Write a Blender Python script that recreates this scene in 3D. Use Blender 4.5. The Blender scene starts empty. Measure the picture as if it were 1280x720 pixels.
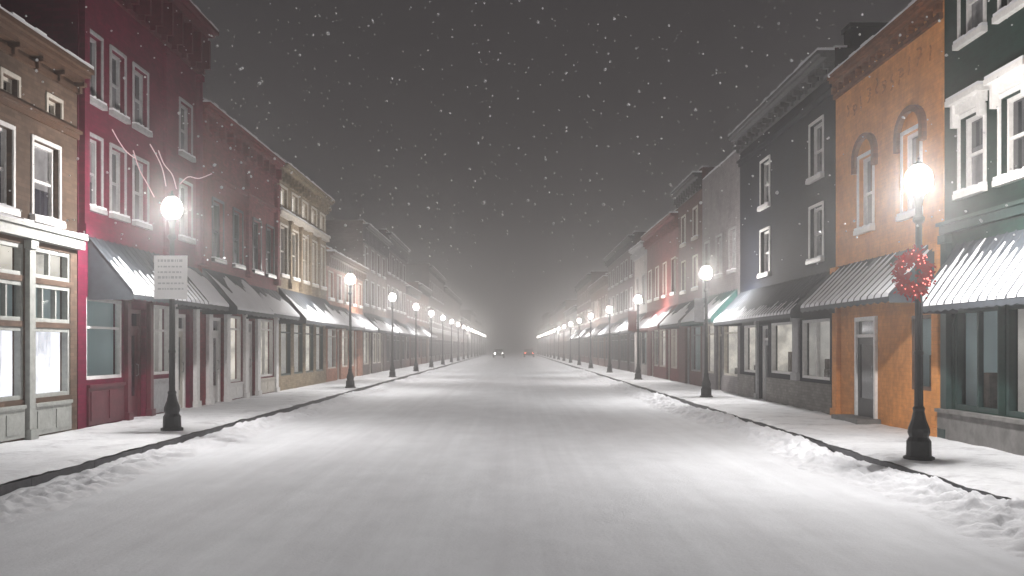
import bpy, bmesh, math, random
from mathutils import Vector, noise
random.seed(7)
sc=bpy.context.scene
COL=sc.collection
PI=math.pi
# ---------------------------------------------------------------- materials
def newmat(name):
    m=bpy.data.materials.new(name); m.use_nodes=True
    nt=m.node_tree; b=nt.nodes["Principled BSDF"]
    return m,nt,b
def N(nt,t,**k):
    n=nt.nodes.new(t)
    for a,v in k.items(): setattr(n,a,v)
    return n
def ramp(nt,fac,stops):
    r=N(nt,'ShaderNodeValToRGB'); cr=r.color_ramp
    cr.elements[0].position=stops[0][0]; cr.elements[0].color=(*stops[0][1],1)
    cr.elements[1].position=stops[-1][0]; cr.elements[1].color=(*stops[-1][1],1)
    for p,c in stops[1:-1]:
        e=cr.elements.new(p); e.color=(*c,1)
    nt.links.new(fac,r.inputs[0]); return r.outputs[0]
def mix(nt,fac,a,b,mode='MIX'):
    n=N(nt,'ShaderNodeMix',data_type='RGBA',blend_type=mode)
    if isinstance(fac,(int,float)): n.inputs[0].default_value=fac
    else: nt.links.new(fac,n.inputs[0])
    for i,s in ((6,a),(7,b)):
        if isinstance(s,tuple): n.inputs[i].default_value=(*s,1)
        else: nt.links.new(s,n.inputs[i])
    return n.outputs[2]
def ntex(nt,scale,detail=4,rough=.6,vec=None,mscale=None):
    tc=N(nt,'ShaderNodeTexCoord'); v=tc.outputs['Object']
    if mscale:
        mp=N(nt,'ShaderNodeMapping'); mp.inputs['Scale'].default_value=mscale
        nt.links.new(v,mp.inputs[0]); v=mp.outputs[0]
    n=N(nt,'ShaderNodeTexNoise'); n.inputs['Scale'].default_value=scale
    n.inputs['Detail'].default_value=detail; n.inputs['Roughness'].default_value=rough
    nt.links.new(v,n.inputs['Vector']); return n.outputs[0]
def bump(nt,b,h,strength,dist):
    bp=N(nt,'ShaderNodeBump'); bp.inputs['Strength'].default_value=strength; bp.inputs['Distance'].default_value=dist
    nt.links.new(h,bp.inputs['Height']); nt.links.new(bp.outputs[0],b.inputs['Normal'])
def brick(name,c,var=.25,mortar=None,mk=.7,rough=.85,frost=.3,bs=-.4):
    m,nt,b=newmat(name)
    tc=N(nt,'ShaderNodeTexCoord'); sp=N(nt,'ShaderNodeSeparateXYZ'); nt.links.new(tc.outputs['Object'],sp.inputs[0])
    ad=N(nt,'ShaderNodeMath',operation='ADD'); nt.links.new(sp.outputs[0],ad.inputs[0]); nt.links.new(sp.outputs[1],ad.inputs[1])
    cb=N(nt,'ShaderNodeCombineXYZ'); nt.links.new(ad.outputs[0],cb.inputs[0]); nt.links.new(sp.outputs[2],cb.inputs[1])
    br=N(nt,'ShaderNodeTexBrick'); nt.links.new(cb.outputs[0],br.inputs['Vector'])
    br.inputs['Scale'].default_value=1; br.inputs['Brick Width'].default_value=.22; br.inputs['Row Height'].default_value=.075
    br.inputs['Mortar Size'].default_value=.008; br.inputs['Mortar Smooth'].default_value=.5
    dk=tuple(x*(1-var) for x in c); lt=tuple(min(1,x*(1+var)) for x in c)
    mo=mortar or tuple(x*mk+.01 for x in c)
    br.inputs['Color1'].default_value=(*dk,1); br.inputs['Color2'].default_value=(*lt,1); br.inputs['Mortar'].default_value=(*mo,1)
    n1=ntex(nt,.9,5,.65); n2=ntex(nt,7,4,.6)
    g=ramp(nt,n1,[(.3,(.68,.68,.68)),(.7,(1.17,1.15,1.14))])
    col=mix(nt,1.0,br.outputs['Color'],g,'MULTIPLY')
    g2=ramp(nt,n2,[(.3,(.8,.8,.8)),(.75,(1.15,1.15,1.15))])
    col=mix(nt,.8,col,g2,'MULTIPLY')
    st=ntex(nt,3,6,.7,mscale=(1,1,.35))
    fr=ramp(nt,st,[(.60,(0,0,0)),(.85,(frost,frost,frost))])
    col=mix(nt,fr,col,(.35,.35,.37))
    nt.links.new(col,b.inputs['Base Color']); b.inputs['Roughness'].default_value=rough
    b.inputs['Specular IOR Level'].default_value=.25
    bump(nt,b,br.outputs['Fac'],bs,.006)
    return m
def plain(name,c,rough=.6,var=.25,scale=6,metal=0,bs=.2,spec=.5):
    m,nt,b=newmat(name)
    n=ntex(nt,scale,5,.65)
    nt.links.new(ramp(nt,n,[(.3,tuple(x*(1-var) for x in c)),(.7,tuple(min(1,x*(1+var)) for x in c))]),b.inputs['Base Color'])
    b.inputs['Roughness'].default_value=rough; b.inputs['Metallic'].default_value=metal
    b.inputs['Specular IOR Level'].default_value=spec
    if bs: bump(nt,b,n,bs,.02)
    return m
def emis(name,c,s,var=0,scale=2,base=None):
    m,nt,b=newmat(name)
    b.inputs['Base Color'].default_value=(*(base or [min(.8,x) for x in c]),1)
    b.inputs['Emission Color'].default_value=(*c,1); b.inputs['Emission Strength'].default_value=s
    if base: b.inputs['Specular IOR Level'].default_value=0; b.inputs['Roughness'].default_value=.9
    if var:
        n=ntex(nt,scale,3,.6)
        nt.links.new(ramp(nt,n,[(.35,tuple(x*(1-var) for x in c)),(.65,c)]),b.inputs['Emission Color'])
    return m
def snowmat(name,c=(.8,.81,.84),lo=.85,scale=5,bs=.5,bd=.03):
    m,nt,b=newmat(name)
    n=ntex(nt,scale,7,.65); n2=ntex(nt,.7,4,.6)
    col=ramp(nt,n2,[(.3,tuple(x*lo for x in c)),(.7,c)])
    nt.links.new(col,b.inputs['Base Color']); b.inputs['Roughness'].default_value=.75
    b.inputs['Specular IOR Level'].default_value=.25
    bump(nt,b,n,bs,bd); return m
def roadmat():
    m,nt,b=newmat('compacted_snow_road')
    s1=ntex(nt,1,5,.6,mscale=(1.0,.03,1)); s2=ntex(nt,1,4,.6,mscale=(5,.10,1)); s3=ntex(nt,1.3,6,.7,mscale=(1,.5,1)); s4=ntex(nt,22,5,.7)
    c=ramp(nt,s1,[(.3,(.76,.77,.80)),(.65,(.85,.87,.90))])
    c=mix(nt,.5,c,ramp(nt,s2,[(.3,(.89,.89,.89)),(.62,(1.02,1.02,1.02))]),'MULTIPLY')
    c=mix(nt,.8,c,ramp(nt,s3,[(.3,(.86,.86,.86)),(.7,(1.04,1.04,1.04))]),'MULTIPLY')
    nt.links.new(c,b.inputs['Base Color']); b.inputs['Roughness'].default_value=.75; b.inputs['Specular IOR Level'].default_value=.2
    a=N(nt,'ShaderNodeMath',operation='ADD'); nt.links.new(s3,a.inputs[0]); nt.links.new(s4,a.inputs[1])
    bump(nt,b,a.outputs[0],.45,.02); return m
def walkmat():
    m,nt,b=newmat('trodden_snow_pavement')
    s=ntex(nt,1.3,7,.7); s2=ntex(nt,9,6,.7)
    c=ramp(nt,s,[(.34,(.48,.48,.50)),(.46,(.72,.73,.75)),(.7,(.83,.84,.86))])
    c=mix(nt,.5,c,ramp(nt,s2,[(.3,(.80,.80,.80)),(.65,(1.05,1.05,1.05))]),'MULTIPLY')
    nt.links.new(c,b.inputs['Base Color']); b.inputs['Roughness'].default_value=.7
    bump(nt,b,s2,.6,.03); return m
def glassmat(name,up,lo,split=.5):
    m,nt,b=newmat(name)
    tc=N(nt,'ShaderNodeTexCoord'); sp=N(nt,'ShaderNodeSeparateXYZ'); nt.links.new(tc.outputs['Object'],sp.inputs[0])
    g=ramp(nt,sp.outputs[2],[(split-.01,lo),(split+.01,up)])
    n=ntex(nt,2.5,3,.6); c=mix(nt,.8,g,ramp(nt,n,[(.3,(.45,.45,.45)),(.7,(1.3,1.3,1.3))]),'MULTIPLY')
    nt.links.new(c,b.inputs['Base Color']); b.inputs['Roughness'].default_value=.12
    b.inputs['Coat Weight'].default_value=.6; b.inputs['Coat Roughness'].default_value=.05
    return m
def clearglass():
    m,nt,b=newmat('shop_glass')
    tr=N(nt,'ShaderNodeBsdfTransparent'); tr.inputs[0].default_value=(.92,.94,.94,1)
    gl=N(nt,'ShaderNodeBsdfGlossy'); gl.inputs['Roughness'].default_value=.05
    ms=N(nt,'ShaderNodeMixShader'); lw=N(nt,'ShaderNodeLayerWeight'); lw.inputs[0].default_value=.12
    nt.links.new(lw.outputs['Fresnel'],ms.inputs[0]); nt.links.new(tr.outputs[0],ms.inputs[1]); nt.links.new(gl.outputs[0],ms.inputs[2])
    nt.links.new(ms.outputs[0],nt.nodes['Material Output'].inputs[0]); return m
def globemat():
    m,nt,b=newmat('frosted_lamp_globe')
    tr=N(nt,'ShaderNodeBsdfTransparent'); tr.inputs[0].default_value=(1,.98,.965,1)
    em=N(nt,'ShaderNodeEmission'); em.inputs[0].default_value=(1,.955,.90,1); em.inputs[1].default_value=34
    ad=N(nt,'ShaderNodeMixShader'); ad.inputs[0].default_value=.40
    nt.links.new(tr.outputs[0],ad.inputs[1]); nt.links.new(em.outputs[0],ad.inputs[2])
    nt.links.new(ad.outputs[0],nt.nodes['Material Output'].inputs[0]); return m
def flakemat():
    m,nt,b=newmat('snowflake')
    d=N(nt,'ShaderNodeBsdfDiffuse'); t=N(nt,'ShaderNodeBsdfTranslucent')
    for q in (d,t): q.inputs[0].default_value=(.9,.9,.91,1)
    ms=N(nt,'ShaderNodeMixShader'); nt.links.new(d.outputs[0],ms.inputs[1]); nt.links.new(t.outputs[0],ms.inputs[2])
    tr=N(nt,'ShaderNodeBsdfTransparent'); m2=N(nt,'ShaderNodeMixShader'); m2.inputs[0].default_value=.65
    nt.links.new(tr.outputs[0],m2.inputs[1]); nt.links.new(ms.outputs[0],m2.inputs[2])
    nt.links.new(m2.outputs[0],nt.nodes['Material Output'].inputs[0]); return m

M={}
M['snow']=snowmat('fresh_snow')
M['bank']=snowmat('ploughed_snow',(.82,.83,.86),.9,9,.5,.03)
M['road']=roadmat(); M['walk']=walkmat()
M['kerb']=plain('wet_kerb_stone',(.07,.07,.075),.6,.4,9)
M['white']=plain('white_paint',(.74,.73,.72),.5,.12,12)
M['stonep']=plain('pale_grey_paint',(.33,.34,.32),.55,.2,9)
M['cream']=plain('cream_paint',(.55,.51,.45),.55,.2,9)
M['grey']=plain('grey_paint',(.32,.32,.33),.6,.2,9)
M['dark']=plain('dark_paint',(.025,.025,.03),.45,.3,9)
M['darkred']=plain('dark_red_paint',(.09,.012,.022),.5,.3,9)
M['brownp']=plain('brown_paint',(.10,.055,.035),.5,.3,9)
M['greenp']=plain('dark_green_paint',(.02,.04,.037),.5,.3,9)
M['concrete']=plain('rough_concrete',(.15,.145,.14),.85,.3,5)
M['iron']=plain('black_cast_iron',(.015,.015,.017),.42,.4,12,0,.15,.3)
M['canvas_dark']=plain('dark_awning_canvas',(.028,.034,.042),.75,.3,7)
M['canvas_grey']=plain('grey_awning_canvas',(.10,.10,.105),.75,.3,7)
M['canvas_teal']=plain('teal_awning_canvas',(.010,.07,.062),.7,.3,7)
M['canvas_red']=plain('red_awning_canvas',(.12,.013,.013),.7,.3,7)
M['gdark']=glassmat('dark_window_pane',(.015,.018,.025),(.03,.033,.04),.7)
M['ggrey']=glassmat('window_pane_reflection_low',(.03,.035,.045),(.20,.20,.22),.75)  # grey lower part painted in for the pale reflection on the pane
M['grefl']=glassmat('window_pane_reflection_high',(.20,.20,.21),(.03,.03,.04),.55)  # same reflection tone painted across the upper part instead
M['shopglass']=clearglass()
M['disp_white']=emis('bright_shop_interior',(.93,.93,1.0),1.1,.55,1.3)
M['disp_warm']=emis('warm_shop_interior',(1.0,.92,.80),.8,.8,2.2)
M['disp_dim']=emis('dim_shop_interior',(.70,.85,.90),.09,.8,1.8)
M['disp_mid']=emis('half_lit_shop_interior',(1.0,.94,.86),.32,.8,1.8)
M['attic']=emis('lit_attic_glass',(1.0,.95,.86),1.0,.5,2)
M['item']=plain('display_goods',(.16,.13,.11),.6,.7,3)
M['curtain']=emis('backlit_curtain',(.90,.90,1.0),.75,.65,3)
M['globe']=globemat()
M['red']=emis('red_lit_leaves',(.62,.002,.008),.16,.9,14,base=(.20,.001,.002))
M['redbulb']=emis('red_bulbs',(1,.20,.17),4,base=(.3,.02,.02))
M['wire']=emis('lit_wire',(1,.72,.76),.75,base=(.05,.03,.03))
M['steel']=plain('dull_steel',(.3,.3,.3),.35,.2,9,.9)
M['slate']=plain('slate_paint',(.10,.10,.105),.6,.25,9)
M['board']=plain('white_board',(.88,.87,.87),.5,.04,3); M['faint']=plain('faint_grey_print',(.55,.55,.56),.6,.1,9)
M['flake']=flakemat()
# ---------------------------------------------------------------- mesh helpers
class MB:
    def __init__(s): s.v=[];s.f=[];s.m=[]
    def face(s,pts,m=0):
        i=len(s.v); s.v+= [tuple(p) for p in pts]; s.f.append(tuple(range(i,i+len(pts)))); s.m.append(m)
    def box(s,x0,x1,y0,y1,z0,z1,m=0):
        i=len(s.v)
        s.v+=[(x0,y0,z0),(x1,y0,z0),(x1,y1,z0),(x0,y1,z0),(x0,y0,z1),(x1,y0,z1),(x1,y1,z1),(x0,y1,z1)]
        for q in ((3,2,1,0),(4,5,6,7),(0,1,5,4),(1,2,6,5),(2,3,7,6),(3,0,4,7)):
            s.f.append(tuple(i+k for k in q)); s.m.append(m)
    def lathe(s,prof,seg=16,m=0,cx=0,cy=0,flute=0):
        i=len(s.v)
        for k,(r,z) in enumerate(prof):
            for a in range(seg):
                t=2*PI*a/seg; rr=r*(1-flute*(a%2))
                s.v.append((cx+rr*math.cos(t),cy+rr*math.sin(t),z))
        for k in range(len(prof)-1):
            for a in range(seg):
                b=(a+1)%seg
                s.f.append((i+k*seg+a,i+k*seg+b,i+(k+1)*seg+b,i+(k+1)*seg+a)); s.m.append(m)
        s.f.append(tuple(i+a for a in range(seg))[::-1]); s.m.append(m)
        j=i+(len(prof)-1)*seg
        s.f.append(tuple(j+a for a in range(seg))); s.m.append(m)
    def tube(s,pts,r,seg=6,m=0):
        pts=[Vector(p) for p in pts]; i=len(s.v)
        for k,p in enumerate(pts):
            d=(pts[min(k+1,len(pts)-1)]-pts[max(k-1,0)]).normalized()
            u=d.cross(Vector((0,0,1)))
            if u.length<.05: u=d.cross(Vector((0,1,0)))
            u.normalize(); w=d.cross(u)
            for a in range(seg):
                t=2*PI*a/seg; s.v.append(tuple(p+u*r*math.cos(t)+w*r*math.sin(t)))
        for k in range(len(pts)-1):
            for a in range(seg):
                b=(a+1)%seg
                s.f.append((i+k*seg+a,i+k*seg+b,i+(k+1)*seg+b,i+(k+1)*seg+a)); s.m.append(m)
    def ico(s,c,r,sub=1,m=0,jit=0,sz=1):
        bm=bmesh.new(); bmesh.ops.create_icosphere(bm,subdivisions=sub,radius=1)
        i=len(s.v)
        for v in bm.verts:
            j=1+random.uniform(-jit,jit)
            s.v.append((c[0]+v.co.x*r*j,c[1]+v.co.y*r*j,c[2]+v.co.z*r*j*sz))
        for f in bm.faces: s.f.append(tuple(i+v.index for v in f.verts)); s.m.append(m)
        bm.free()
    def mesh(s,name,mats,smooth=False,recalc=True):
        me=bpy.data.meshes.new(name); me.from_pydata(s.v,[],s.f); 
        for mt in mats: me.materials.append(mt)
        me.polygons.foreach_set('material_index',s.m)
        if recalc:
            bm=bmesh.new(); bm.from_mesh(me); bmesh.ops.recalc_face_normals(bm,faces=bm.faces); bm.to_mesh(me); bm.free()
        if smooth: me.polygons.foreach_set('use_smooth',[True]*len(me.polygons))
        me.update(); return me
def obj(name,me,parent=None,loc=(0,0,0)):
    o=bpy.data.objects.new(name,me); COL.objects.link(o); o.location=loc
    if parent: o.parent=parent
    return o
def smooth_curve(pts,n=6):
    P=[Vector(p) for p in pts]; out=[]
    for i in range(len(P)-1):
        p0=P[max(i-1,0)];p1=P[i];p2=P[i+1];p3=P[min(i+2,len(P)-1)]
        for k in range(n):
            t=k/n
            out.append(.5*((2*p1)+(p2-p0)*t+(2*p0-5*p1+4*p2-p3)*t*t+(3*p1-p0-3*p2+p3)*t**3))
    out.append(P[-1]); return out
# ---------------------------------------------------------------- ground
def grid(name,xs,ys,hf,mat,smooth=True,xf=None):
    xf=xf or (lambda x,y:x)
    v=[(xf(x,y),y,hf(x,y)) for y in ys for x in xs]; nx=len(xs)
    f=[(j*nx+i,j*nx+i+1,(j+1)*nx+i+1,(j+1)*nx+i) for j in range(len(ys)-1) for i in range(nx-1)]
    me=bpy.data.meshes.new(name); me.from_pydata(v,[],f); me.materials.append(mat)
    me.polygons.foreach_set('use_smooth',[smooth]*len(me.polygons)); me.update()
    return obj(name,me)
def frange(a,b,s):
    n=max(1,round((b-a)/s)); return [a+(b-a)*i/n for i in range(n+1)]
KL,KR=-6.0,5.3; FL,FR=-8.4,7.6
g=grid('ground',frange(-400,400,100),frange(-300,900,100),lambda x,y:-.12,M['snow']); g['kind']='structure'
def roadh(x,y):
    e=min(x-KL,KR-x); edge=max(0,1-e/1.9)
    h=.008*noise.noise(Vector((x*1.3,y*.06,0)))
    h+=.006*noise.noise(Vector((x*4,y*3,1)))
    for rx in (-3.1,-1.5,1.2,2.8):
        d=(x-rx-.25*noise.noise(Vector((rx,y*.05,7))))/.22; h-=.009*math.exp(-d*d)
    h+=edge*(.045*noise.fractal(Vector((x*2.6,y*1.6,9)),1,2,4)+.015)
    return h
ys=frange(-6,3,.5)+frange(3,32,.09)[1:]+frange(32,70,.4)[1:]+frange(70,420,5)[1:]
r=grid('road',frange(KL,KR,.09),ys,roadh,M['road']); r['kind']='structure'
ysw=frange(-6,3,.5)+frange(3,32,.12)[1:]+frange(32,70,.5)[1:]+frange(70,420,5)[1:]
for sd in (-1,1):
    a,b_=(FL-.3,KL+.02) if sd<0 else (KR-.02,FR+.3)
    ke=KL if sd<0 else KR
    def walkh(x,y):
        d=abs(x-ke)
        h=.168+.02*noise.fractal(Vector((x*2,y*1.3,5)),1,2,4)
        if d<.12: h-=.035*(1-d/.12)+.012*noise.noise(Vector((0,y*3,4)))
        return h
    def wx(x,y):
        d=abs(x-ke)
        if d<.1: return x+(-sd)*(-.02+.07*noise.noise(Vector((3,y*1.1,sd)))+.03*noise.noise(Vector((3,y*5,sd))))
        return x
    s_=grid('pavement',frange(a,b_,.1),ysw,walkh,M['walk'],xf=wx); s_['kind']='structure'
for a in (KL-.15,KR):
    mb=MB(); y=-6
    while y<300:
        L=1.8 if y<80 else 12
        mb.box(a,a+.15,y,y+L-.012,-.1,.120+random.uniform(-.005,.005)); y+=L
    k=obj('kerb',mb.mesh('kerb',[M['kerb']])); k['kind']='structure'
def bank(x0,x1,y0,y1,amp,seed,sd):
    def h(x,y):
        t=(x-x0)/(x1-x0)
        if sd<0: t=1-t
        cov=.5+1.3*noise.noise(Vector((seed,y*.22,6))); cov=min(1,max(0,cov))
        if sd>0 and 15.5<y<25: cov=max(cov,min(1,(y-15.5)/1.5)*(.75+.5*noise.noise(Vector((1,y*.9,2)))))
        prof=math.sin(PI*min(1,max(0,t**(1+.9*cov))))**.9
        a=.55+.35*noise.noise(Vector((seed,y*.5,2)))+.28*cov
        n=noise.fractal(Vector((x*3.8,y*2.9,seed)),.85,2.1,5)
        c=1-noise.voronoi(Vector((x*3.8,y*3.2,seed)))[0][0]*1.3
        c2=1-noise.voronoi(Vector((x*9,y*8,seed)))[0][0]*1.3
        return -.03+prof*amp*(a*.8+.5*n+.32*max(0,c)+.30*max(0,c2))
    xs=frange(x0,x1,.035); ys=frange(y0,26,.04)+frange(26,40,.12)[1:]+frange(40,y1,.3)[1:]
    o=grid('snow_bank',xs,ys,h,M['bank']); return o
for (x0,x1,amp,seed,sd) in ((-6.08,-4.8,.15,3.1,-1),(4.0,5.44,.185,8.7,1)):
    o=bank(x0,x1,4,75,amp,seed,sd); o['kind']='stuff'; o['label']='rough ridge of ploughed snow beside the kerb'; o['category']='snow bank'
# ---------------------------------------------------------------- buildings
cache={}
def window_parts(par,loc,w,h,style,fm,sill=True,hood=None,rail=True,gm=None):
    gm=gm or random.choice(['gdark','ggrey','gdark','ggrey','grefl'])
    k=('p',round(w,2),round(h,2),gm)
    if k not in cache:
        mb=MB(); mb.box(-.02,0,-w/2,w/2,0,h); cache[k]=mb.mesh('pane',[M[gm]])
    win=obj('window',cache[k],par,loc)
    k=('f',round(w,2),round(h,2),fm,rail)
    if k not in cache:
        mb=MB(); t=.06
        mb.box(0.003,.07,-w/2,-w/2+t,0,h); mb.box(0.003,.07,w/2-t,w/2,0,h)
        mb.box(0.003,.068,-w/2+t,w/2-t,0,t); mb.box(0.003,.068,-w/2+t,w/2-t,h-t,h)
        if rail: mb.box(0.003,.05,-w/2+t,w/2-t,h*.5-.025,h*.5+.025)
        mb.box(.16,.19,-w/2-.07,-w/2-.002,-.0,h+.07); mb.box(.16,.19,w/2+.002,w/2+.07,0,h+.07)
        mb.box(.16,.192,-w/2-.002,w/2+.002,h+.002,h+.072)
        cache[k]=mb.mesh('frame',[M[fm]])
    obj('frame',cache[k],win)
    if sill:
        k=('s',round(w,2),fm)
        if k not in cache:
            mb=MB(); mb.box(.02,.26,-w/2-.1,w/2+.1,-.1,-.003); a=mb.mesh('sill',[M[fm]])
            mb=MB(); n=8
            for i in range(n):
                y0=-w/2-.09+(w+.18)*i/n; y1=y0+(w+.18)/n
                mb.box(.06,.25,y0,y1,-.002,.025+random.random()*.03)
            cache[k]=(a,mb.mesh('snow',[M['snow']]))
        obj('sill',cache[k][0],win); obj('snow',cache[k][1],win)
    if hood:
        k=('h',round(w,2),round(h,2),hood)
        if k not in cache:
            mb=MB(); z=h+.09
            mb.box(.15,.26,-w/2-.1,w/2+.1,z,z+.16); mb.box(.15,.36,-w/2-.17,w/2+.17,z+.162,z+.25)
            for s in (-1,1): mb.box(.192,.30,s*(w/2+.05)-.045,s*(w/2+.05)+.045,z-.22,z+.158)
            a=mb.mesh('lintel',[M[hood]])
            mb=MB(); mb.box(.16,.35,-w/2-.16,w/2+.16,z+.252,z+.30)
            cache[k]=(a,mb.mesh('snow',[M['snow']]))
        obj('lintel',cache[k][0],win); obj('snow',cache[k][1],win)
    return win
def shop_window(par,loc,w,h,fm,disp='disp_mid',mull=0,transom=0,items=True,curtain=False):
    mb=MB(); mb.face([(0,-w/2,0),(0,w/2,0),(0,w/2,h),(0,-w/2,h)]); win=obj('shop_window',mb.mesh('pane',[M['shopglass']],recalc=False),par,loc)
    mb=MB(); t=.07
    mb.box(-.03,.08,-w/2,-w/2+t,0,h); mb.box(-.03,.08,w/2-t,w/2,0,h)
    mb.box(-.028,.078,-w/2+t,w/2-t,0,t); mb.box(-.028,.078,-w/2+t,w/2-t,h-t,h)
    for i in range(mull):
        y=-w/2+w*(i+1)/(mull+1); mb.box(-.026,.06,y-.025,y+.025,t,h-t)
    if transom: mb.box(-.024,.058,-w/2+t,w/2-t,transom-.025,transom+.025)
    obj('frame',mb.mesh('frame',[M[fm]]),win)
    mb=MB(); d=.95
    mb.face([(-d,-w/2-.1,-.05),(-d,w/2+.1,-.05),(-d,w/2+.1,h+.05),(-d,-w/2-.1,h+.05)],0)
    mb.face([(-.05,-w/2-.02,-.02),(-.05,w/2+.02,-.02),(-d,w/2+.1,-.02),(-d,-w/2-.1,-.02)],1)
    for s in (-1,1): mb.face([(-.05,s*(w/2+.02),-.05),(-d,s*(w/2+.1),-.05),(-d,s*(w/2+.1),h),(-.05,s*(w/2+.02),h)],0)
    mb.face([(-.05,-w/2-.02,h+.01),(-.05,w/2+.02,h+.01),(-d,w/2+.1,h+.01),(-d,-w/2-.1,h+.01)],1)
    if items and h>1:
        y=-w/2+.1
        while y<w/2-.2:
            ww=random.uniform(.1,.3); hh=random.uniform(.15,.75)*min(1,h/1.6); x=random.uniform(-.7,-.3)
            if random.random()<.7: mb.box(x-.1,x+.1,y,y+ww,-.018,hh,2)
            else:
                mb.lathe([(.06,-.018),(ww*.5,.05),(ww*.42,hh*.5),(.05,hh*.6)],8,2,x,y+ww/2)
            y+=ww+random.uniform(.04,.25)
        for k in range(random.randint(0,2)):
            z=h*random.uniform(.5,.85); mb.box(-.85,-.6,-w/2+.1,w/2-.1,z,z+.03,2)
    if curtain:
        n=48
        for (a0,a1) in ((-w/2+.02,-w*.12),(w*.08,w/2-.02)):
            P=[(-.32+.045*math.sin(i*1.35)+.02*math.sin(i*.61),a0+(a1-a0)*i/n) for i in range(n+1)]
            for i in range(n):
                mb.face([(P[i][0],P[i][1],0),(P[i+1][0],P[i+1][1],0),(P[i+1][0]*.9,P[i+1][1],h),(P[i][0]*.9,P[i][1],h)],3)
        for q in (-.28,.05,.3):
            y0=q*w; mb.lathe([(.05,0),(.16,.02),(.12,.25),(.03,.3),(.03,.5)],10,2,-.6,y0); mb.lathe([(.10,.45),(.15,.62),(.13,.8),(.16,.95),(.05,1.0),(.06,1.1),(.02,1.2)],10,2,-.6,y0)
    obj('display',mb.mesh('display',[M[disp],M['grey'] if disp!='disp_white' else M['white'],M['item'],M['curtain']],recalc=False),win)
    return win
def door_parts(par,loc,w,h,fm,dm,gm='gdark'):
    mb=MB(); t=.09
    mb.box(0,.05,-w/2+t,-w/2+t+.13,.02,h-t-.35); mb.box(0,.05,w/2-t-.13,w/2-t,.02,h-t-.35)
    mb.box(0,.05,-w/2+t+.13,w/2-t-.13,.02,.5); mb.box(0,.05,-w/2+t+.13,w/2-t-.13,h-t-.5,h-t-.35)
    d=obj('door',mb.mesh('door',[M[dm]]),par,loc)
    mb=MB(); mb.box(-.02,.1,-w/2,-w/2+t,0,h); mb.box(-.02,.1,w/2-t,w/2,0,h); mb.box(-.018,.098,-w/2+t,w/2-t,h-t,h)
    mb.box(-.016,.08,-w/2+t,w/2-t,h-t-.35,h-t-.28)
    obj('frame',mb.mesh('frame',[M[fm]]),d)
    mb=MB(); mb.box(.01,.03,-w/2+t+.13,w/2-t-.13,.5,h-t-.5); mb.box(.01,.03,-w/2+t,w/2-t,h-t-.28,h-t)
    mb.box(-.03,-.01,-w/2,w/2,0,h)
    obj('pane',mb.mesh('pane',[M[gm]]),d)
    mb=MB(); mb.tube([(.05,w/2-t-.07,.95),(.1,w/2-t-.07,.97),(.1,w/2-t-.07,1.2),(.05,w/2-t-.07,1.22)],.012)
    obj('handle',mb.mesh('handle',[M['steel']]),d)
    return d
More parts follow.
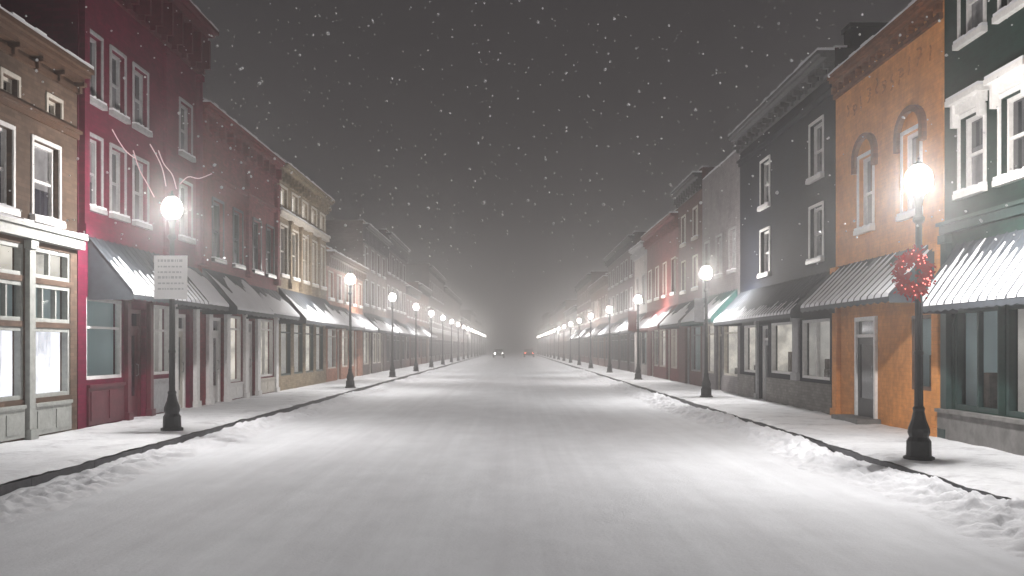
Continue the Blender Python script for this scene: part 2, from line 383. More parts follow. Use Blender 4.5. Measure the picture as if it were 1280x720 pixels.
class Bld:
    def __init__(s,side,y0,y1,H,wall,label,name='brick_building',D=12,X=None):
        s.side=side; s.y0=y0+.01;s.y1=y1-.01;s.H=H;s.L=s.y1-s.y0;s.yc=(s.y0+s.y1)/2;s.D=D;s.wall=wall
        s.X=X if X is not None else (FL if side<0 else FR); s.sg=1 if side<0 else -1
        s.root=bpy.data.objects.new(name,None); COL.objects.link(s.root); s.root.empty_display_size=.5
        s.root.location=(s.X,s.yc,0); s.root.rotation_euler=(0,0,0 if side<0 else PI)
        s.root['label']=label; s.root['category']='building'; s.op=[]
    def U(s,y): return (y-s.yc)*s.sg
    def part(s,name,mb,mats,**k): return obj(name,mb.mesh(name,mats,**k),s.root)
    def win(s,y,w,z0,z1,fm='white',hood=None,sill=True,gm=None,rail=True):
        u=s.U(y); s.op.append((u-w/2,u+w/2,z0,z1))
        return window_parts(s.root,(-.16,u,z0),w,z1-z0,None,fm,sill,hood,rail,gm)
    def shop(s,ya,yb,z0,z1,fm='white',**k):
        u=s.U((ya+yb)/2); w=abs(yb-ya); s.op.append((u-w/2,u+w/2,z0,z1))
        return shop_window(s.root,(-.10,u,z0),w,z1-z0,fm,**k)
    def door(s,ya,yb,z1,fm='white',dm='dark',rec=.2,**k):
        u=s.U((ya+yb)/2); w=abs(yb-ya); s.op.append((u-w/2,u+w/2,.15,z1))
        return door_parts(s.root,(-rec,u,.15),w,z1-.15,fm,dm,**k)
    def awning(s,ya,yb,zt,zb,pr,mat='canvas_dark',cover=.75,rib=.30,val=.16,full=False,rh=.04,rq=.028):
        u0,u1=sorted((s.U(ya),s.U(yb))); mb=MB(); th=.03
        mb.face([(.01,u0,zt),(.01,u1,zt),(pr,u1,zb),(pr,u0,zb)]); mb.face([(.01,u0,zt-th),(.01,u1,zt-th),(pr,u1,zb-th),(pr,u0,zb-th)])
        for u in (u0,u1):
            mb.face([(.01,u,zt),(pr,u,zb),(pr,u,zb-val),(.01,u,zb-val)])
        nseg=max(3,int((u1-u0)/rib))
        for i in range(nseg):
            a=u0+(u1-u0)*i/nseg; b=u0+(u1-u0)*(i+1)/nseg; c=(a+b)/2
            mb.face([(pr,a,zb),(pr,b,zb),(pr,b,zb-val*.8),(pr,c,zb-val),(pr,a,zb-val*.8)])
        for i in range(nseg+1):
            u=u0+(u1-u0)*i/nseg; q=rq
            mb.face([(.01,u-q,zt+.005),(.01,u,zt+rh),(pr,u,zb+rh),(pr,u-q,zb+.005)])
            mb.face([(.01,u+q,zt+.005),(.01,u,zt+rh),(pr,u,zb+rh),(pr,u+q,zb+.005)])
        aw=s.part('awning',mb,[M[mat]])
        mb=MB(); nx=14
        if full:
            nu=max(4,int((u1-u0)/.12)); P=[]
            for i in range(nu+1):
                u=u0+.02+(u1-u0-.04)*i/nu; st=min(.85,max(.03,(1-cover)+.45*noise.noise(Vector((u*1.1,ya,1)))+.15*noise.noise(Vector((u*4,ya,3))))); row=[]
                for k in range(nx+1):
                    t=st+(1.01-st)*k/nx; hh=(.052+.02*noise.noise(Vector((u*2.3,t*3,zt)))-.014*abs(math.sin(u/rib*PI)))*min(1,k*.4)+.004
                    row.append((pr*t,u,zt+(zb-zt)*t+hh))
                row.append((pr*1.02,u,zb-.03-.02*noise.noise(Vector((u*5,1,1))))); P.append(row)
            for i in range(nu):
                for k in range(nx+1): mb.face([P[i][k],P[i+1][k],P[i+1][k+1],P[i][k+1]])
        else:
          for i in range(nseg):
            a=u0+(u1-u0)*i/nseg+rq; b=u0+(u1-u0)*(i+1)/nseg-rq
            st=1-cover*random.uniform(.65,1.15)-.15*noise.noise(Vector((i*.5,ya,0))); st=min(.9,max(0.02,st))
            pts=[]
            for k in range(nx+1):
                t=st+(1.0-st)*k/nx
                jj=.03*noise.noise(Vector((i*3.3,k*.6,zt))); hh=.012+.018*abs(noise.noise(Vector((i*1.7,k*.9,ya))))+.025*(k/nx)
                wn=.5*(b-a)*(min(1,.35+k/nx*2.2)); c=(a+b)/2+jj
                x=pr*t; z=zt+(zb-zt)*t
                pts.append(((x,max(a,c-wn),z+.004),(x,c,z+hh+.012),(x,min(b,c+wn),z+.004)))
            for k in range(nx):
                p,q=pts[k],pts[k+1]
                mb.face([p[0],p[1],q[1],q[0]]); mb.face([p[1],p[2],q[2],q[1]])
            p=pts[-1]; mb.face([p[0],p[1],p[2],(p[2][0]+.01,p[2][1],p[2][2]-.05),(p[0][0]+.01,p[0][1],p[0][2]-.05)])
        obj('snow',mb.mesh('snow',[M['snow']],smooth=full),aw)
        return aw
    def cornice(s,mat,z=None,h=.55,pr=.38,br=.55,snow=True,name='cornice'):
        z=z if z is not None else s.H-.25; L=s.L/2; mb=MB()
        mb.box(.003,.07,-L,L,z-h,z-h+.10); mb.box(.003,pr*.45,-L,L,z-.22,z-.12); mb.box(.003,pr*.8,-L,L,z-.118,z-.05); mb.box(.003,pr,-L,L,z-.048,z+.04)
        n=max(2,int(s.L/br))
        for i in range(n+1):
            u=-L+.08+(s.L-.16)*i/n; mb.box(.004,pr*.6,u-.06,u+.06,z-h+.12,z-.222); mb.box(.004,pr*.35,u-.05,u+.05,z-h+.0,z-h+.118)
        c=s.part(name,mb,[M[mat]])
        if snow:
            mb=MB(); n=int(s.L/.4)+2
            for i in range(n):
                a=-L+s.L*i/n; b=-L+s.L*(i+1)/n; mb.box(.01,pr-.01,a,b,z+.042,z+.08+random.random()*.05)
            obj('snow',mb.mesh('snow',[M['snow']]),c)
        return c
    def band(s,z0,z1,pr,mat,name='band',ya=None,yb=None,snow=False):
        u0,u1=(-s.L/2,s.L/2) if ya is None else sorted((s.U(ya),s.U(yb)))
        mb=MB(); mb.box(.004,pr,u0,u1,z0,z1); mb.box(.004,pr+.06,u0,u1,z1+.001,z1+.06)
        o=s.part(name,mb,[M[mat]])
        if snow:
            mb=MB(); n=int((u1-u0)/.35)+1
            for i in range(n): mb.box(.01,pr+.05,u0+(u1-u0)*i/n,u0+(u1-u0)*(i+1)/n,z1+.062,z1+.085+random.random()*.035)
            obj('snow',mb.mesh('snow',[M['snow']]),o)
        return o
    def pil(s,y,w,z0,z1,mat,pr=.1):
        mb=MB(); u=s.U(y); mb.box(.005,pr,u-w/2,u+w/2,z0+.2,z1-.15); mb.box(.005,pr+.04,u-w/2-.03,u+w/2+.03,z0,z0+.198); mb.box(.005,pr+.04,u-w/2-.03,u+w/2+.03,z1-.148,z1)
        return s.part('pilaster',mb,[M[mat]])
    def base(s,ya,yb,z0,z1,mat,ph=.05):
        u0,u1=sorted((s.U(ya),s.U(yb))); mb=MB(); mb.box(.003,.045,u0,u1,z0,z1); mb.box(.046,.075,u0,u1,z1-.06,z1)
        n=max(1,round((u1-u0)/.9))
        for i in range(n):
            a=u0+(u1-u0)*i/n+.08; c=u0+(u1-u0)*(i+1)/n-.08; mb.box(.046,.062,a,c,z0+.08,z1-.14)
        return s.part('bulkhead_panel',mb,[M[mat]])
    def finish(s):
        L=s.L/2; us=sorted(set([-L,L]+[round(o[0],4) for o in s.op]+[round(o[1],4) for o in s.op]))
        zs=sorted(set([0,s.H]+[round(o[2],4) for o in s.op]+[round(o[3],4) for o in s.op]))
        mb=MB()
        for i in range(len(us)-1):
            for j in range(len(zs)-1):
                cu=(us[i]+us[i+1])/2; cz=(zs[j]+zs[j+1])/2
                if any(o[0]<cu<o[1] and o[2]<cz<o[3] for o in s.op): continue
                mb.face([(0,us[i],zs[j]),(0,us[i+1],zs[j]),(0,us[i+1],zs[j+1]),(0,us[i],zs[j+1])])
        for (a,b,c,d) in s.op:
            q=-.25 if c<.3 else -.2
            for P in (((0,a,c),(0,b,c),(q,b,c),(q,a,c)),((0,a,d),(0,b,d),(q,b,d),(q,a,d)),((0,a,c),(0,a,d),(q,a,d),(q,a,c)),((0,b,c),(0,b,d),(q,b,d),(q,b,c))): mb.face(P)
        D=-s.D; H=s.H
        mb.face([(0,-L,0),(D,-L,0),(D,-L,H),(0,-L,H)]); mb.face([(0,L,0),(D,L,0),(D,L,H),(0,L,H)])
        mb.face([(D,-L,0),(D,L,0),(D,L,H),(D,-L,H)])
        mb.face([(0,-L,H),(0,L,H),(-.3,L,H),(-.3,-L,H)]); mb.face([(-.3,-L,H),(-.3,L,H),(-.3,L,H-.4),(-.3,-L,H-.4)]); mb.face([(-.3,-L,H-.4),(-.3,L,H-.4),(D,L,H-.4),(D,-L,H-.4)])
        s.part('wall',mb,[M[s.wall]],recalc=False)
        mb=MB(); n=max(4,int(s.L/.5))
        for i in range(n): mb.box(-.29,-.01,-L+.01+(s.L-.02)*i/n,-L+.01+(s.L-.02)*(i+1)/n,H+.002,H+.05+random.random()*.05)
        mb.box(D+.01,-.31,-L+.01,L-.01,H-.398,H-.25)
        s.part('roof_snow',mb,[M['snow']])
def W(name,c,**k): M[name]=brick(name,c,**k)
W('w_tan',(.13,.088,.065)); W('w_crimson',(.14,.008,.034),var=.18,frost=.1); W('w_mauve',(.19,.032,.042),frost=.15); W('w_olive',(.27,.215,.145))
W('w_brown',(.16,.075,.052)); W('w_greybrown',(.13,.10,.09)); W('w_orange',(.66,.29,.095),var=.06,mk=.88,frost=.05,bs=-.2); W('w_peach',(.36,.17,.11)); W('w_navy',(.006,.009,.019),var=.3,frost=.04)
W('w_green',(.009,.030,.024),var=.25,frost=.07); W('w_grey',(.28,.26,.265),var=.1); W('w_dred',(.12,.045,.04)); W('w_red',(.17,.042,.038)); W('w_white',(.45,.41,.39),var=.1); W('w_dark',(.07,.042,.04)); W('w_stone',(.20,.19,.18),var=.2)
W('w_archbrown',(.20,.085,.042)); W('w_fade',(.46,.20,.075),var=.1)

# --- left: tan stone building with lit shop
b=Bld(-1,9.5,18.55,7.1,'w_tan','two-storey tan brick building with bright lit shopfront and pale frames')
for y in (10.6,12.4,14.0,15.65,17.3): b.win(y,.95,4.05,5.4,'white',gm=random.choice(['ggrey','grefl']))
b.cornice('brownp',z=7.05,h=.42,pr=.34,br=.8)
b.band(3.62,3.8,.16,'stonep','sign_board',snow=True)
y=9.8
for k in range(5):
    ya,yb=y,y+1.5
    b.shop(ya,yb,2.98,3.52,'stonep',disp='disp_warm' ,mull=1,items=False)
    b.shop(ya,yb,2.2,2.88,'stonep',disp='disp_dim',mull=2,items=False)
    b.shop(ya,yb,.85,2.1,'stonep',disp='disp_white',items=False,curtain=True)
    b.base(ya+.05,yb-.05,.2,.76,'stonep')
    b.pil(ya-.11,.2,.13,3.6,'stonep',.09)
    y+=1.74
for (ya) in (16.05,17.6,14.3,12.6): b.win(ya,.5,6.0,6.28,'cream',sill=False,gm='grefl',rail=False)
b.band(5.75,5.85,.05,'brownp','string_course')
b.finish()
# --- crimson
b=Bld(-1,18.57,25.75,10.2,'w_crimson','three-storey crimson brick building with dark awning and bracketed cornice')
for y,w in ((19.3,.62),(20.45,.7),(21.7,.78),(24.7,.85)):
    b.win(y,w,6.7,8.0,'grey',gm='ggrey'); b.win(y,w,4.55,5.95,'grey',gm='grefl' if w<.7 else 'ggrey')
b.cornice('darkred',z=10.15,h=1.1,pr=.55,br=.7)
b.pil(18.72,.22,3.95,9.0,'w_crimson',.12); b.pil(25.6,.22,3.95,9.0,'w_crimson',.12); b.pil(23.2,.18,3.95,9.0,'w_crimson',.06)
b.awning(19.0,23.7,3.95,2.85,.9,'canvas_dark',.62,rh=.03,rq=.02)
b.awning(23.85,25.6,3.85,2.85,.85,'canvas_dark',.9,.5,full=True,rh=.02,rq=.015)
b.shop(18.95,20.7,1.1,2.75,'white',disp='disp_dim',transom=1.05,items=False); b.shop(22.3,23.6,1.1,2.75,'white',disp='disp_mid',mull=1,transom=1.05)
b.base(18.95,20.7,.2,1.0,'darkred'); b.base(22.3,23.6,.2,1.0,'grey')
b.door(21.0,22.0,2.6,'darkred','darkred'); b.door(24.0,25.0,2.6,'white','cream',gm='ggrey')
b.pil(20.85,.18,.13,2.9,'darkred'); b.pil(22.15,.18,.13,2.9,'darkred'); b.pil(23.8,.2,.13,2.9,'white'); b.pil(25.4,.26,.13,2.9,'white')
b.finish()
# --- mauve
b=Bld(-1,25.77,34.3,8.5,'w_mauve','two-storey dull red brick building with stepped parapet and snowy awnings')
for y in (27.4,29.4,31.6,33.3): b.win(y,.95,4.25,5.9,'dark',gm=random.choice(['gdark','ggrey']))
b.cornice('w_mauve',z=8.3,h=.7,pr=.3,br=.8); b.band(6.5,6.6,.07,'w_mauve','string_course')
for y in (25.95,30.4,34.1): b.pil(y,.3,3.95,7.5,'w_mauve',.12)
b.awning(26.0,30.0,3.9,2.8,.95,'canvas_dark',.75,.5,full=True,rh=.02,rq=.015); b.awning(30.3,34.1,3.75,2.85,.85,'canvas_dark',.65,.5,full=True,rh=.02,rq=.015)
b.shop(28.3,29.8,.7,2.7,'white',disp='disp_warm',transom=1.6); b.door(26.9,28.0,2.6,'white','white',gm='grefl')
b.shop(31.7,33.8,.75,2.7,'white',disp='disp_warm',mull=1,transom=1.6); b.door(30.5,31.4,2.6,'white','white',gm='grefl')
for y in (26.5,28.15,30.1,31.55,34.0): b.pil(y,.34,.13,2.85,'white',.1)
b.base(28.3,29.8,.2,.68,'white'); b.base(31.7,33.8,.2,.7,'cream')
b.finish()
# --- olive
b=Bld(-1,34.32,43.4,8.6,'w_olive','two-storey tan brick building with cream trim and lit attic windows')
for k in range(5): 
    y=35.3+k*1.8; b.win(y,1.0,6.95,7.6,'cream',sill=False,gm='attic',rail=False); b.win(y,1.05,4.4,6.2,'cream',gm='gdark')
for k in range(4): b.pil(36.2+k*1.8,.22,3.95,6.5,'w_olive',.1)
b.cornice('w_olive',z=8.3,h=.55,pr=.4); b.band(6.5,6.65,.15,'cream','string_course',snow=True)
b.awning(34.5,43.2,3.9,2.75,1.0,'canvas_dark',.5,.5,full=True,rh=.02,rq=.015)
for k in range(4): b.shop(34.9+k*2.1,36.5+k*2.1,.7,2.7,'greenp',disp=random.choice(['disp_mid','disp_warm']),transom=1.6)
b.finish()
def generic(side,y0,y1,H,wall,fm,label,rows,nw,ww,corn,awn,lit=.4,shopm='dark',hood=None,base=None,ch=.6):
    b=Bld(side,y0,y1,H,wall,label); L=y1-y0
    for (z0,z1) in rows:
        for i in range(nw): b.win(y0+L*(i+.5)/nw,ww,z0,z1,fm,hood=hood)
    if corn: b.cornice(corn,h=ch)
    if awn:
        n=max(1,round(L/7))
        for i in range(n): b.awning(y0+.3+(L-.3)*i/n,y0+(L-.3)*(i+1)/n,3.7-.15*(i%2),2.75,.9,awn if isinstance(awn,str) else random.choice(awn),random.uniform(.45,.75),full=(i%2==0),rib=.4)
    else: b.band(3.3,3.7,.12,shopm,'sign_board',snow=True)
    y=y0+.35; i=0
    while y+2.0<y1:
        w=random.uniform(1.5,2.2); w=min(w,y1-y-.3)
        if i%3==1: b.door(y,y+1.0,2.6,shopm,'dark'); y+=1.3
        else:
            b.shop(y,y+w,.75,2.65,shopm,disp=('disp_warm' if random.random()<lit else random.choice(['disp_mid','disp_dim'])),mull=random.randint(0,1),transom=1.5); y+=w+.3
        i+=1
    b.finish(); return b
R2=[(4.3,5.9)]; R3=[(4.2,5.5),(6.3,7.5)]
generic(-1,43.42,54.0,6.3,'w_peach','cream','low two-storey salmon brick shop with snowy awning',[(4.0,5.2)],5,1.0,'brownp',['canvas_grey'],.7,'cream')
generic(-1,54.02,64.0,8.9,'w_greybrown','grey','tall dark grey-brown brick building with heavy dark cornice',[(4.2,5.6),(6.3,7.5)],4,1.0,'dark','canvas_dark',.7,'cream',ch=1.0)
generic(-1,64.02,76.0,9.6,'w_dark','grey','tall dark brick corner building with heavy dark cornice',[(4.4,5.9),(6.8,8.1)],5,1.1,'dark','canvas_dark',.6,ch=1.0)
generic(-1,76.02,86,6.8,'w_dred','grey','low dark red brick row building',[(4.2,5.5)],4,1.1,'dark','canvas_grey',.6)
generic(-1,86.02,97,7.6,'w_brown','grey','two-storey brown brick row building with snowy parapet',[(4.2,5.7)],4,1.1,'dark','canvas_grey',.6)
generic(-1,97.02,118,10.2,'w_dark','grey','three-storey dark brick block with snowy cornice',[(4.4,5.9),(7,8.5)],7,1.3,'dark',None,.6)
# --- right: green
b=Bld(1,8.0,16.88,10.8,'w_green','tall dark green brick building with white window hoods and striped awning')
for y in (9.4,10.6,11.9,13.2,14.5,15.85):
    b.win(y,.82,4.35,5.6,'white',hood='white',gm='ggrey' if y>15 else 'gdark'); b.win(y,.82,6.9,8.2,'white',hood='white',gm='ggrey')
b.cornice('white',z=10.6,h=.8,pr=.5); b.band(3.72,3.86,.1,'greenp','string_course')
b.awning(9.0,16.35,3.5,2.48,.72,'canvas_dark',.95,.27,rh=.03,rq=.022)
for ya,yb in ((15.0,16.5),(13.2,14.8),(11.2,13.0),(9.2,11.0)): b.shop(ya,yb,.7,2.4,'greenp',disp='disp_dim' if ya!=13.2 else 'disp_mid',mull=1)
mb=MB(); mb.box(.005,.13,-b.L/2,b.L/2,.1,.62); mb.box(.005,.18,-b.L/2,b.L/2,.622,.68); b.part('plinth',mb,[M['concrete']])
b.pil(16.7,.22,.13,3.7,'greenp',.1)
b.finish()
# --- orange
b=Bld(1,16.9,22.55,8.15,'w_orange','two-storey orange brick building with arched window hoods and striped awning')
for y in (18.25,20.6):
    b.win(y,.82,4.3,5.85,'white',gm='ggrey')
    mb=MB(); u=b.U(y); z=5.86; n=14; r0,r1=.50,.66; zs=.72
    for k in range(n):
        a,c=PI*k/n,PI*(k+1)/n
        P=lambda r,t,x:(x,u+r*math.cos(t),z+r*zs*math.sin(t))
        mb.face([P(r0,a,.09),P(r1,a,.09),P(r1,c,.09),P(r0,c,.09)]); mb.face([P(r1,a,.09),P(r1,c,.09),P(r1,c,0),P(r1,a,0)]); mb.face([P(r0,a,.09),P(r0,c,.09),P(r0,c,0),P(r0,a,0)])
    mb.box(.0,.092,u-r1,u-r0,z-.3,z); mb.box(.0,.092,u+r0,u+r1,z-.3,z)
    b.part('window_arch',mb,[M['w_archbrown']],recalc=True)
b.cornice('w_archbrown',z=8.05,h=.5,pr=.2,br=.4)
random.seed(5)
for k in range(11):
    mb=MB()
    u=b.U(17.5+k*.42); z=6.95+.06*math.sin(k*1.3); hh=random.uniform(.2,.34)
    pts=[(-.014,u+random.uniform(-.1,.1),z+hh*t) for t in (0,.35,.7,1)]
    mb.tube(smooth_curve(pts,4),.03,6)
    if k%2: mb.tube(smooth_curve([(-.014,u-.1,z+hh),(-.014,u+.08,z+hh*.9),(-.014,u+.1,z+hh*.5),(-.014,u-.05,z+hh*.45)],4),.027,6)
    b.part('faded_letter',mb,[M['w_fade']])
random.seed(11)
b.awning(17.05,22.3,3.62,2.7,.9,'canvas_dark',1.05,.34,rh=.02,rq=.03)
b.door(19.95,21.15,2.4,'white','dark',rec=.04,gm='gdark')
b.pil(22.35,.3,.13,3.6,'w_orange',.1); b.pil(17.05,.25,.13,3.6,'w_orange',.1)
b.shop(17.35,18.3,.95,2.35,'brownp',disp='disp_dim',mull=0)
mb=MB(); u=b.U(20.55); mb.box(.01,.5,u-.8,u+.8,.1,.26); b.part('doorstep',mb,[M['concrete']])
b.finish()
# --- navy
b=Bld(1,22.57,32.0,8.8,'w_navy','three-storey near-black brick building with white windows and dark awning')
for y,w in ((23.95,1.0),(28.8,1.0)):
    b.win(y,w,6.0,7.35,'white',hood=None,gm='ggrey'); b.win(y,w,3.95,5.25,'white',gm='ggrey')
b.cornice('slate',z=8.7,h=.5,pr=.42,br=.6); b.band(7.75,7.87,.06,'w_navy','string_course')
mb=MB(); u=b.U(22.9); mb.box(-1.4,-.4,u-.25,u+.25,8.4,9.3); mb.box(-1.45,-.35,u-.3,u+.3,9.3,9.4); b.part('chimney',mb,[M['w_navy']])
b.awning(22.9,31.7,3.55,2.6,.95,'canvas_dark',.3)
b.shop(22.95,25.2,.95,2.45,'white',disp='disp_mid',mull=1); b.shop(26.0,28.2,1.0,2.45,'white',disp='disp_warm'); b.door(28.5,29.5,2.4,'white','grey'); b.shop(29.8,31.5,.95,2.45,'white',disp='disp_warm')
b.pil(25.6,.5,.87,2.6,'grey',.06); b.pil(29.65,.2,.13,2.6,'grey',.06)
mb=MB()
for ya,yb in ((22.6,28.4),(29.8,31.95)):
    u0,u1=sorted((b.U(ya),b.U(yb))); mb.box(.004,.09,u0,u1,.1,.86)
b.part('plinth',mb,[M['w_stone']])
b.finish()
generic(1,32.02,38.35,8.4,'w_grey','grey','plain pale grey rendered two-storey building with teal awning',[(4.4,5.8)],3,.9,None,'canvas_teal',.8,'cream')
generic(1,38.37,43.85,8.95,'w_dred','cream','narrow dark red-brown brick building with bracketed cornice',R3,2,.9,'dark','canvas_dark',.5,'grey')
generic(1,43.87,54,8.1,'w_red','cream','two-storey red brick building with red awning',R2,4,1.0,'w_red','canvas_red',.6,'cream')
generic(1,54.02,59.5,7.9,'w_white','grey','narrow whitewashed brick building',R2,2,.9,'grey','canvas_grey',.5)
generic(1,59.52,76,8.9,'w_dark','grey','dark brick building with heavy cornice and snowy sills',R3,6,1.0,'dark','canvas_dark',.6)
generic(1,76.02,92,7.6,'w_brown','cream','two-storey brown brick row building',R2,6,1.1,'brownp','canvas_grey',.6)
generic(1,92.02,112,9.0,'w_dred','cream','long dark red brick building with snowy parapet',R3,7,1.2,'dark','canvas_dark',.6)
random.seed(21)
walls=['w_dred','w_brown','w_dark','w_greybrown','w_red','w_dark']
for side,y in ((-1,118.02),(1,112.02)):
    while y<270:
        L=random.uniform(16,26); generic(side,y,y+L-.02,random.choice([6.8,7.6,8.4,9.4]),random.choice(walls),'grey','distant brick row building fading into snowfall',[(4.3,5.9)],6,1.3,'dark',None,.7); y+=L
# ---------------------------------------------------------------- street lamps
def lampmesh(H):
    d={}
    mb=MB(); mb.lathe([(.21,0),(.21,.08),(.17,.10),(.165,.30),(.13,.36),(.15,.42),(.145,.48),(.10,.60),(.075,.72),(.085,.76),(.06,.80)],12); d['base']=mb.mesh('base',[M['iron']])
    mb=MB(); mb.lathe([(.062,.78),(.060,1.0),(.045,H-.85),(.045,H-.82)],20,flute=.10)
    mb.lathe([(.05,H-.84),(.08,H-.80),(.08,H-.76),(.05,H-.72),(.045,H-.60),(.065,H-.50),(.078,H-.47),(.078,H-.44),(.06,H-.43)],16)
    mb.lathe([(.05,1.5),(.065,1.52),(.065,1.56),(.05,1.58)],16)
    d['pole']=mb.mesh('pole',[M['iron']])
    mb=MB(); prof=[(.075,H-.428),(.145,H-.38),(.185,H-.30),(.19,H-.22),(.17,H-.13),(.12,H-.06),(.07,H-.025)]
    mb.lathe(prof,20); d['globe']=mb.mesh('globe',[M['globe']],smooth=True)
    mb=MB(); mb.lathe([(.075,H-.022),(.08,H-.005),(.03,H+.03),(.012,H+.06),(.022,H+.08),(.004,H+.11)],10); d['finial']=mb.mesh('finial',[M['iron']])
    return d
HH={-1:4.5,1:4.2}
LM={-1:lampmesh(4.5),1:lampmesh(4.2)}
lamps=[(-1,-6.48,18.3),(-1,-6.3,37.4),(-1,-6.35,51),(-1,-6.3,63),(1,5.72,13.5),(1,6.15,30.4),(1,6.2,47.2),(1,6.1,60),(-1,-6.4,-1.0),(1,5.8,-4.5)]  # last two: unseen behind the camera, added to light the near road
y=75
while y<235: lamps+=[(-1,-6.3,y),(1,5.95,y-2.5)]; y+=12.5
pl=bpy.data.lights.new('lamp_light','POINT'); pl.energy=780; pl.color=(1,.96,.925); pl.shadow_soft_size=.09
sl=bpy.data.lights.new('lamp_down_light','SPOT'); sl.energy=1550; sl.color=(.965,.97,.98); sl.shadow_soft_size=.09; sl.spot_size=math.radians(168); sl.spot_blend=.35
roots={}
for s,x,y in lamps:
    e=bpy.data.objects.new('street_lamp',None); COL.objects.link(e); e.location=(x,y,.13); e.empty_display_size=.3
    e['label']='lit black cast-iron street lamp with white globe on snowy pavement'; e['category']='street lamp'; e['group']='street lamps along the snowy pavements'
    for k,me in LM[s].items(): obj(k,me,e)
    obj('bulb',pl,e,(0,0,HH[s]-.20)); obj('bulb',sl,e,(0,0,HH[s]-.20))
    roots[(s,y)]=e
roots[(-1,18.3)]['label']='lit black street lamp with white notice board and looping light wires'
roots[(1,13.5)]['label']='lit black street lamp carrying a red wreath on snowy pavement'
# notice board on pole
mb=MB(); mb.box(-.31,.31,-.012,.012,0,.82); board=obj('notice_board',mb.mesh('notice_board',[M['board']]),None,(-6.44,18.12,2.66))
board['label']='white notice board with faint grey lines fixed to lamp post'; board['category']='sign'
mb=MB(); random.seed(3)
for i in range(6):
    z=.70-i*.105; x=-.24
    while x<.22:
        w=random.uniform(.02,.07); mb.box(x,min(x+w,.25),-.016,-.013,z,z+(.045 if i in(0,3) else .03)); x+=w+.02
obj('faint_lines',mb.mesh('faint_lines',[M['faint']]),board)
mb=MB(); 
for z in (.1,.7): mb.box(-.06,.06,.013,.16,z,z+.03)
obj('bracket',mb.mesh('bracket',[M['iron']]),board)
# light wires on the lamp head
mb=MB()
for pts in ([(-7.62,18.3,5.90),(-7.48,18.25,5.68),(-7.34,18.25,5.48),(-7.16,18.2,5.34)],
            [(-7.22,18.3,5.50),(-7.08,18.25,5.12),(-6.92,18.2,4.86),(-6.80,18.25,4.60)],
            [(-6.90,18.3,5.62),(-6.74,18.25,5.36),(-6.64,18.25,5.12),(-6.56,18.2,4.80)],
            [(-6.74,18.3,5.50),(-6.62,18.25,5.24),(-6.44,18.2,5.02),(-6.36,18.2,4.75)],
            [(-5.72,18.3,5.06),(-5.95,18.25,4.96),(-6.14,18.2,4.98),(-6.30,18.2,4.84)]):
    mb.tube(smooth_curve(pts,5),.011,5)
o=obj('light_string',mb.mesh('light_string',[M['wire']])); o['label']='thin pinkish lit wires branching above lamp head'; o['category']='string lights'
# wreath
wr=bpy.data.objects.new('wreath',None); COL.objects.link(wr); wr.location=(5.61,13.42,2.78); wr['label']='bushy red wreath with small lights hung on lamp post'; wr['category']='wreath'
mb=MB(); random.seed(9)
for i in range(1000):
    a=random.uniform(0,2*PI); rr=.175+random.gauss(0,.044)+.015*math.sin(a*5+1); rr=abs(rr); p=Vector((rr*math.cos(a),random.gauss(0,.05),rr*math.sin(a)*1.25))
    d=Vector((math.cos(a+random.uniform(-1.4,1.4)),random.uniform(-.7,.7),math.sin(a+random.uniform(-1.4,1.4)))).normalized()*random.uniform(.02,.08)
    q=d.cross(Vector((random.random(),random.random(),random.random()))).normalized()*.011
    mb.face([p-q,p+d*.5-q*1.6,p+d,p+d*.5+q*1.6,p+q])
obj('foliage',mb.mesh('foliage',[M['red']],recalc=False),wr)
mb=MB(); mb.ico((0,0,0),.010,1); bmsh=mb.mesh('light_bulb',[M['redbulb']])
for i in range(34):
    a=random.uniform(0,2*PI); rr=.175+random.uniform(-.07,.08); obj('light_bulb',bmsh,wr,(rr*math.cos(a),-.12,rr*math.sin(a)*1.25))
mb=MB()
for s in (-1,1):
    mb.face([(0,-.09,-.2),(s*.10,-.12,-.15),(s*.11,-.10,-.24),(0,-.09,-.23)])
    mb.face([(0,-.09,-.22),(s*.03,-.09,-.22),(s*.07,-.1,-.42),(s*.035,-.1,-.38)])
obj('bow',mb.mesh('bow',[M['red']],recalc=False),wr)
# hanging banners on some lamp posts
for (x,y,mt,lb,ww,hh) in ((6.15,30.4,'grey','small pale banner on black bracket beside lamp post',.3,.09),(6.2,47.2,'canvas_red','dark red banner on black bracket beside lamp post',.42,.12)):
    mb=MB(); 
    for i in range(8):
        z0=i*hh; z1=z0+hh; f=lambda z:.03*math.sin(z*4)
        mb.face([(-.07,f(z0),z0),(-.07-ww,f(z0)+.03,z0),(-.07-ww,f(z1)+.03,z1),(-.07,f(z1),z1)])
    bn=obj('banner',mb.mesh('banner',[M[mt]],smooth=True,recalc=False),None,(x,y,2.55)); bn['label']=lb; bn['category']='banner'; bn['group']='banners hung on lamp posts'
    mb=MB(); mb.tube([(0,0,hh*8+.02),(-.09-ww,.0,hh*8+.02)],.014); mb.tube([(0,0,-.01),(-.09-ww,0,-.01)],.014); obj('bracket',mb.mesh('bracket',[M['iron']]),bn)
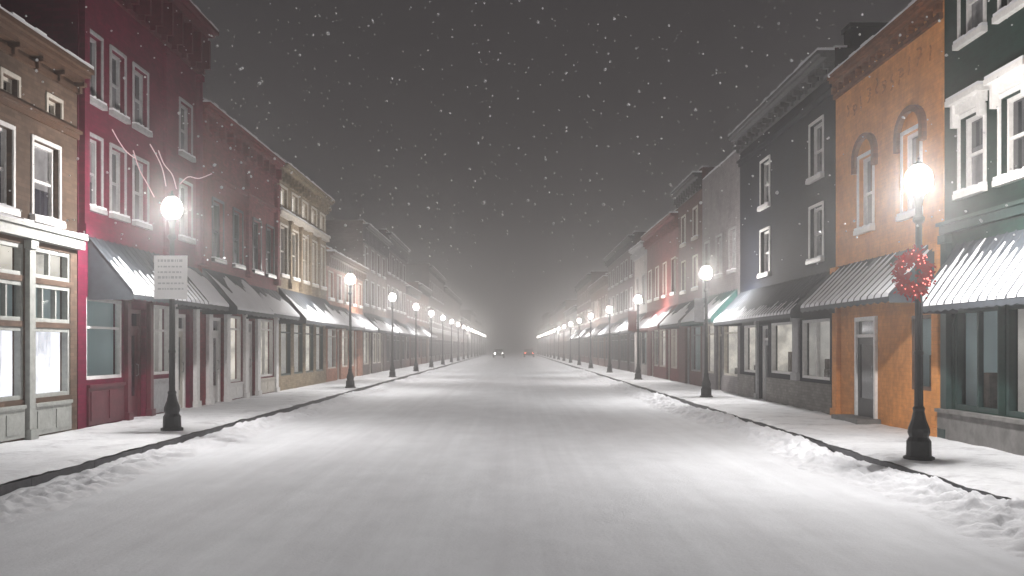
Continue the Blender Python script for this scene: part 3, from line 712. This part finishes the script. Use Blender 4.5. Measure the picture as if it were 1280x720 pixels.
# ---------------------------------------------------------------- distant cars
M['carpaint']=plain('dark_car_paint',(.10,.10,.11),.3,.2,4); M['rubber']=plain('tyre_rubber',(.02,.02,.02),.8,.2,9); M['head']=emis('headlight_glass',(1,.97,.9),40); M['tail']=emis('tail_light_glass',(1,.12,.05),30)
def car(x,y,away=False):
    c=bpy.data.objects.new('car',None); COL.objects.link(c); c.location=(x,y,.02); c['category']='car'; c['group']='distant cars with their lights on'
    c['label']='dark car with red tail lights on snowy road' if away else 'dark car with headlights on, standing on snowy road'
    if away: c.rotation_euler=(0,0,PI)
    pr=[(-2.2,.35),(-2.25,.7),(-2.1,.85),(-1.2,.95),(-.6,1.42),(.9,1.45),(1.6,1.0),(2.15,.9),(2.2,.5),(2.15,.3)]
    mb=MB()
    ring=lambda w:[(w*(.88 if z<=.96 else .72),yy,z) for yy,z in pr]
    A=ring(1);B=ring(-1); n=len(pr)
    mb.face(A);mb.face(B)
    for i in range(n): j=(i+1)%n; mb.face([A[i],A[j],B[j],B[i]])
    obj('body',mb.mesh('body',[M['carpaint']]),c)
    mb=MB(); mb.face([(-.6,-1.18,.99),(.6,-1.18,.99),(.55,-.66,1.39),(-.55,-.66,1.39)]); 
    mb.v=[(a,b_-.03,d+.02) for a,b_,d in mb.v]; obj('windscreen',mb.mesh('windscreen',[M['gdark']]),c)
    mb=MB(); mb.lathe([(.2,-.1),(.31,-.1),(.33,-.06),(.33,.06),(.31,.1),(.2,.1)],16); wm=mb.mesh('wheel',[M['rubber']])
    for sx in (-.82,.82):
        for sy in (-1.4,1.4):
            w=obj('wheel',wm,c,(sx,sy,.33)); w.rotation_euler=(0,PI/2,0)
    mb=MB(); mb.ico((0,0,0),.10,2); hm=mb.mesh('headlight',[M['head']])
    for sx in (-.62,.62): obj('headlight',hm,c,(sx,-2.25,.70))
    mb=MB(); mb.ico((0,0,0),.10,2); tm=mb.mesh('tail_light',[M['tail']])
    for sx in (-.66,.66): obj('tail_light',tm,c,(sx,2.2,.74))
car(-2.2,160); car(3.0,170,True)
# ---------------------------------------------------------------- falling snow
mb=MB(); random.seed(33)
for i in range(1800):
    y=4.5+random.random()**.8*38; x=random.uniform(-.56,.56)*y; z=random.uniform(2.2+.06*y,1.9+.38*y)
    if x<FL+.2 or x>FR-.2: 
        if z<9.5: continue
    r=random.uniform(.006,.017)*(.5+y/24)
    mb.ico((x,y,z),r,1,0,.2)
fl=obj('falling_snow',mb.mesh('falling_snow',[M['flake']],smooth=True,recalc=False)); fl['kind']='stuff'; fl['label']='snowflakes drifting down through the night air'; fl['category']='snow'
# ---------------------------------------------------------------- world: overcast night sky as thin snowy haze
w=bpy.data.worlds.new('World'); sc.world=w; w.use_nodes=True; nt=w.node_tree
bg=nt.nodes['Background']; bg.inputs[0].default_value=(.05,.045,.045,1); bg.inputs[1].default_value=1
ABS=.0045; SC=.0055; SKY=(.0310,.0282,.0292)
va=N(nt,'ShaderNodeVolumeAbsorption'); va.inputs['Color'].default_value=(0,0,0,1); va.inputs['Density'].default_value=ABS
vs=N(nt,'ShaderNodeVolumeScatter'); vs.inputs['Color'].default_value=(1,1,1,1); vs.inputs['Density'].default_value=SC; vs.inputs['Anisotropy'].default_value=.82
ve=N(nt,'ShaderNodeEmission'); ve.inputs[0].default_value=(*[c/SKY[0] for c in SKY],1); ve.inputs[1].default_value=SKY[0]*(ABS+SC)
a1=N(nt,'ShaderNodeAddShader'); a2=N(nt,'ShaderNodeAddShader')
nt.links.new(va.outputs[0],a1.inputs[0]); nt.links.new(vs.outputs[0],a1.inputs[1]); nt.links.new(a1.outputs[0],a2.inputs[0]); nt.links.new(ve.outputs[0],a2.inputs[1])
nt.links.new(a2.outputs[0],nt.nodes['World Output'].inputs['Volume'])
# ---------------------------------------------------------------- camera
cd=bpy.data.cameras.new('camera'); cam=bpy.data.objects.new('camera',cd); COL.objects.link(cam)
cam.location=(0,0,1.75); cam.rotation_euler=(PI/2,0,0); cd.sensor_width=36; cd.lens=33.75; cd.shift_y=74/1280; cd.clip_end=3000; cd.clip_start=.05
sc.camera=cam
sc.view_settings.view_transform='Standard'; sc.view_settings.look='None'; sc.view_settings.exposure=0
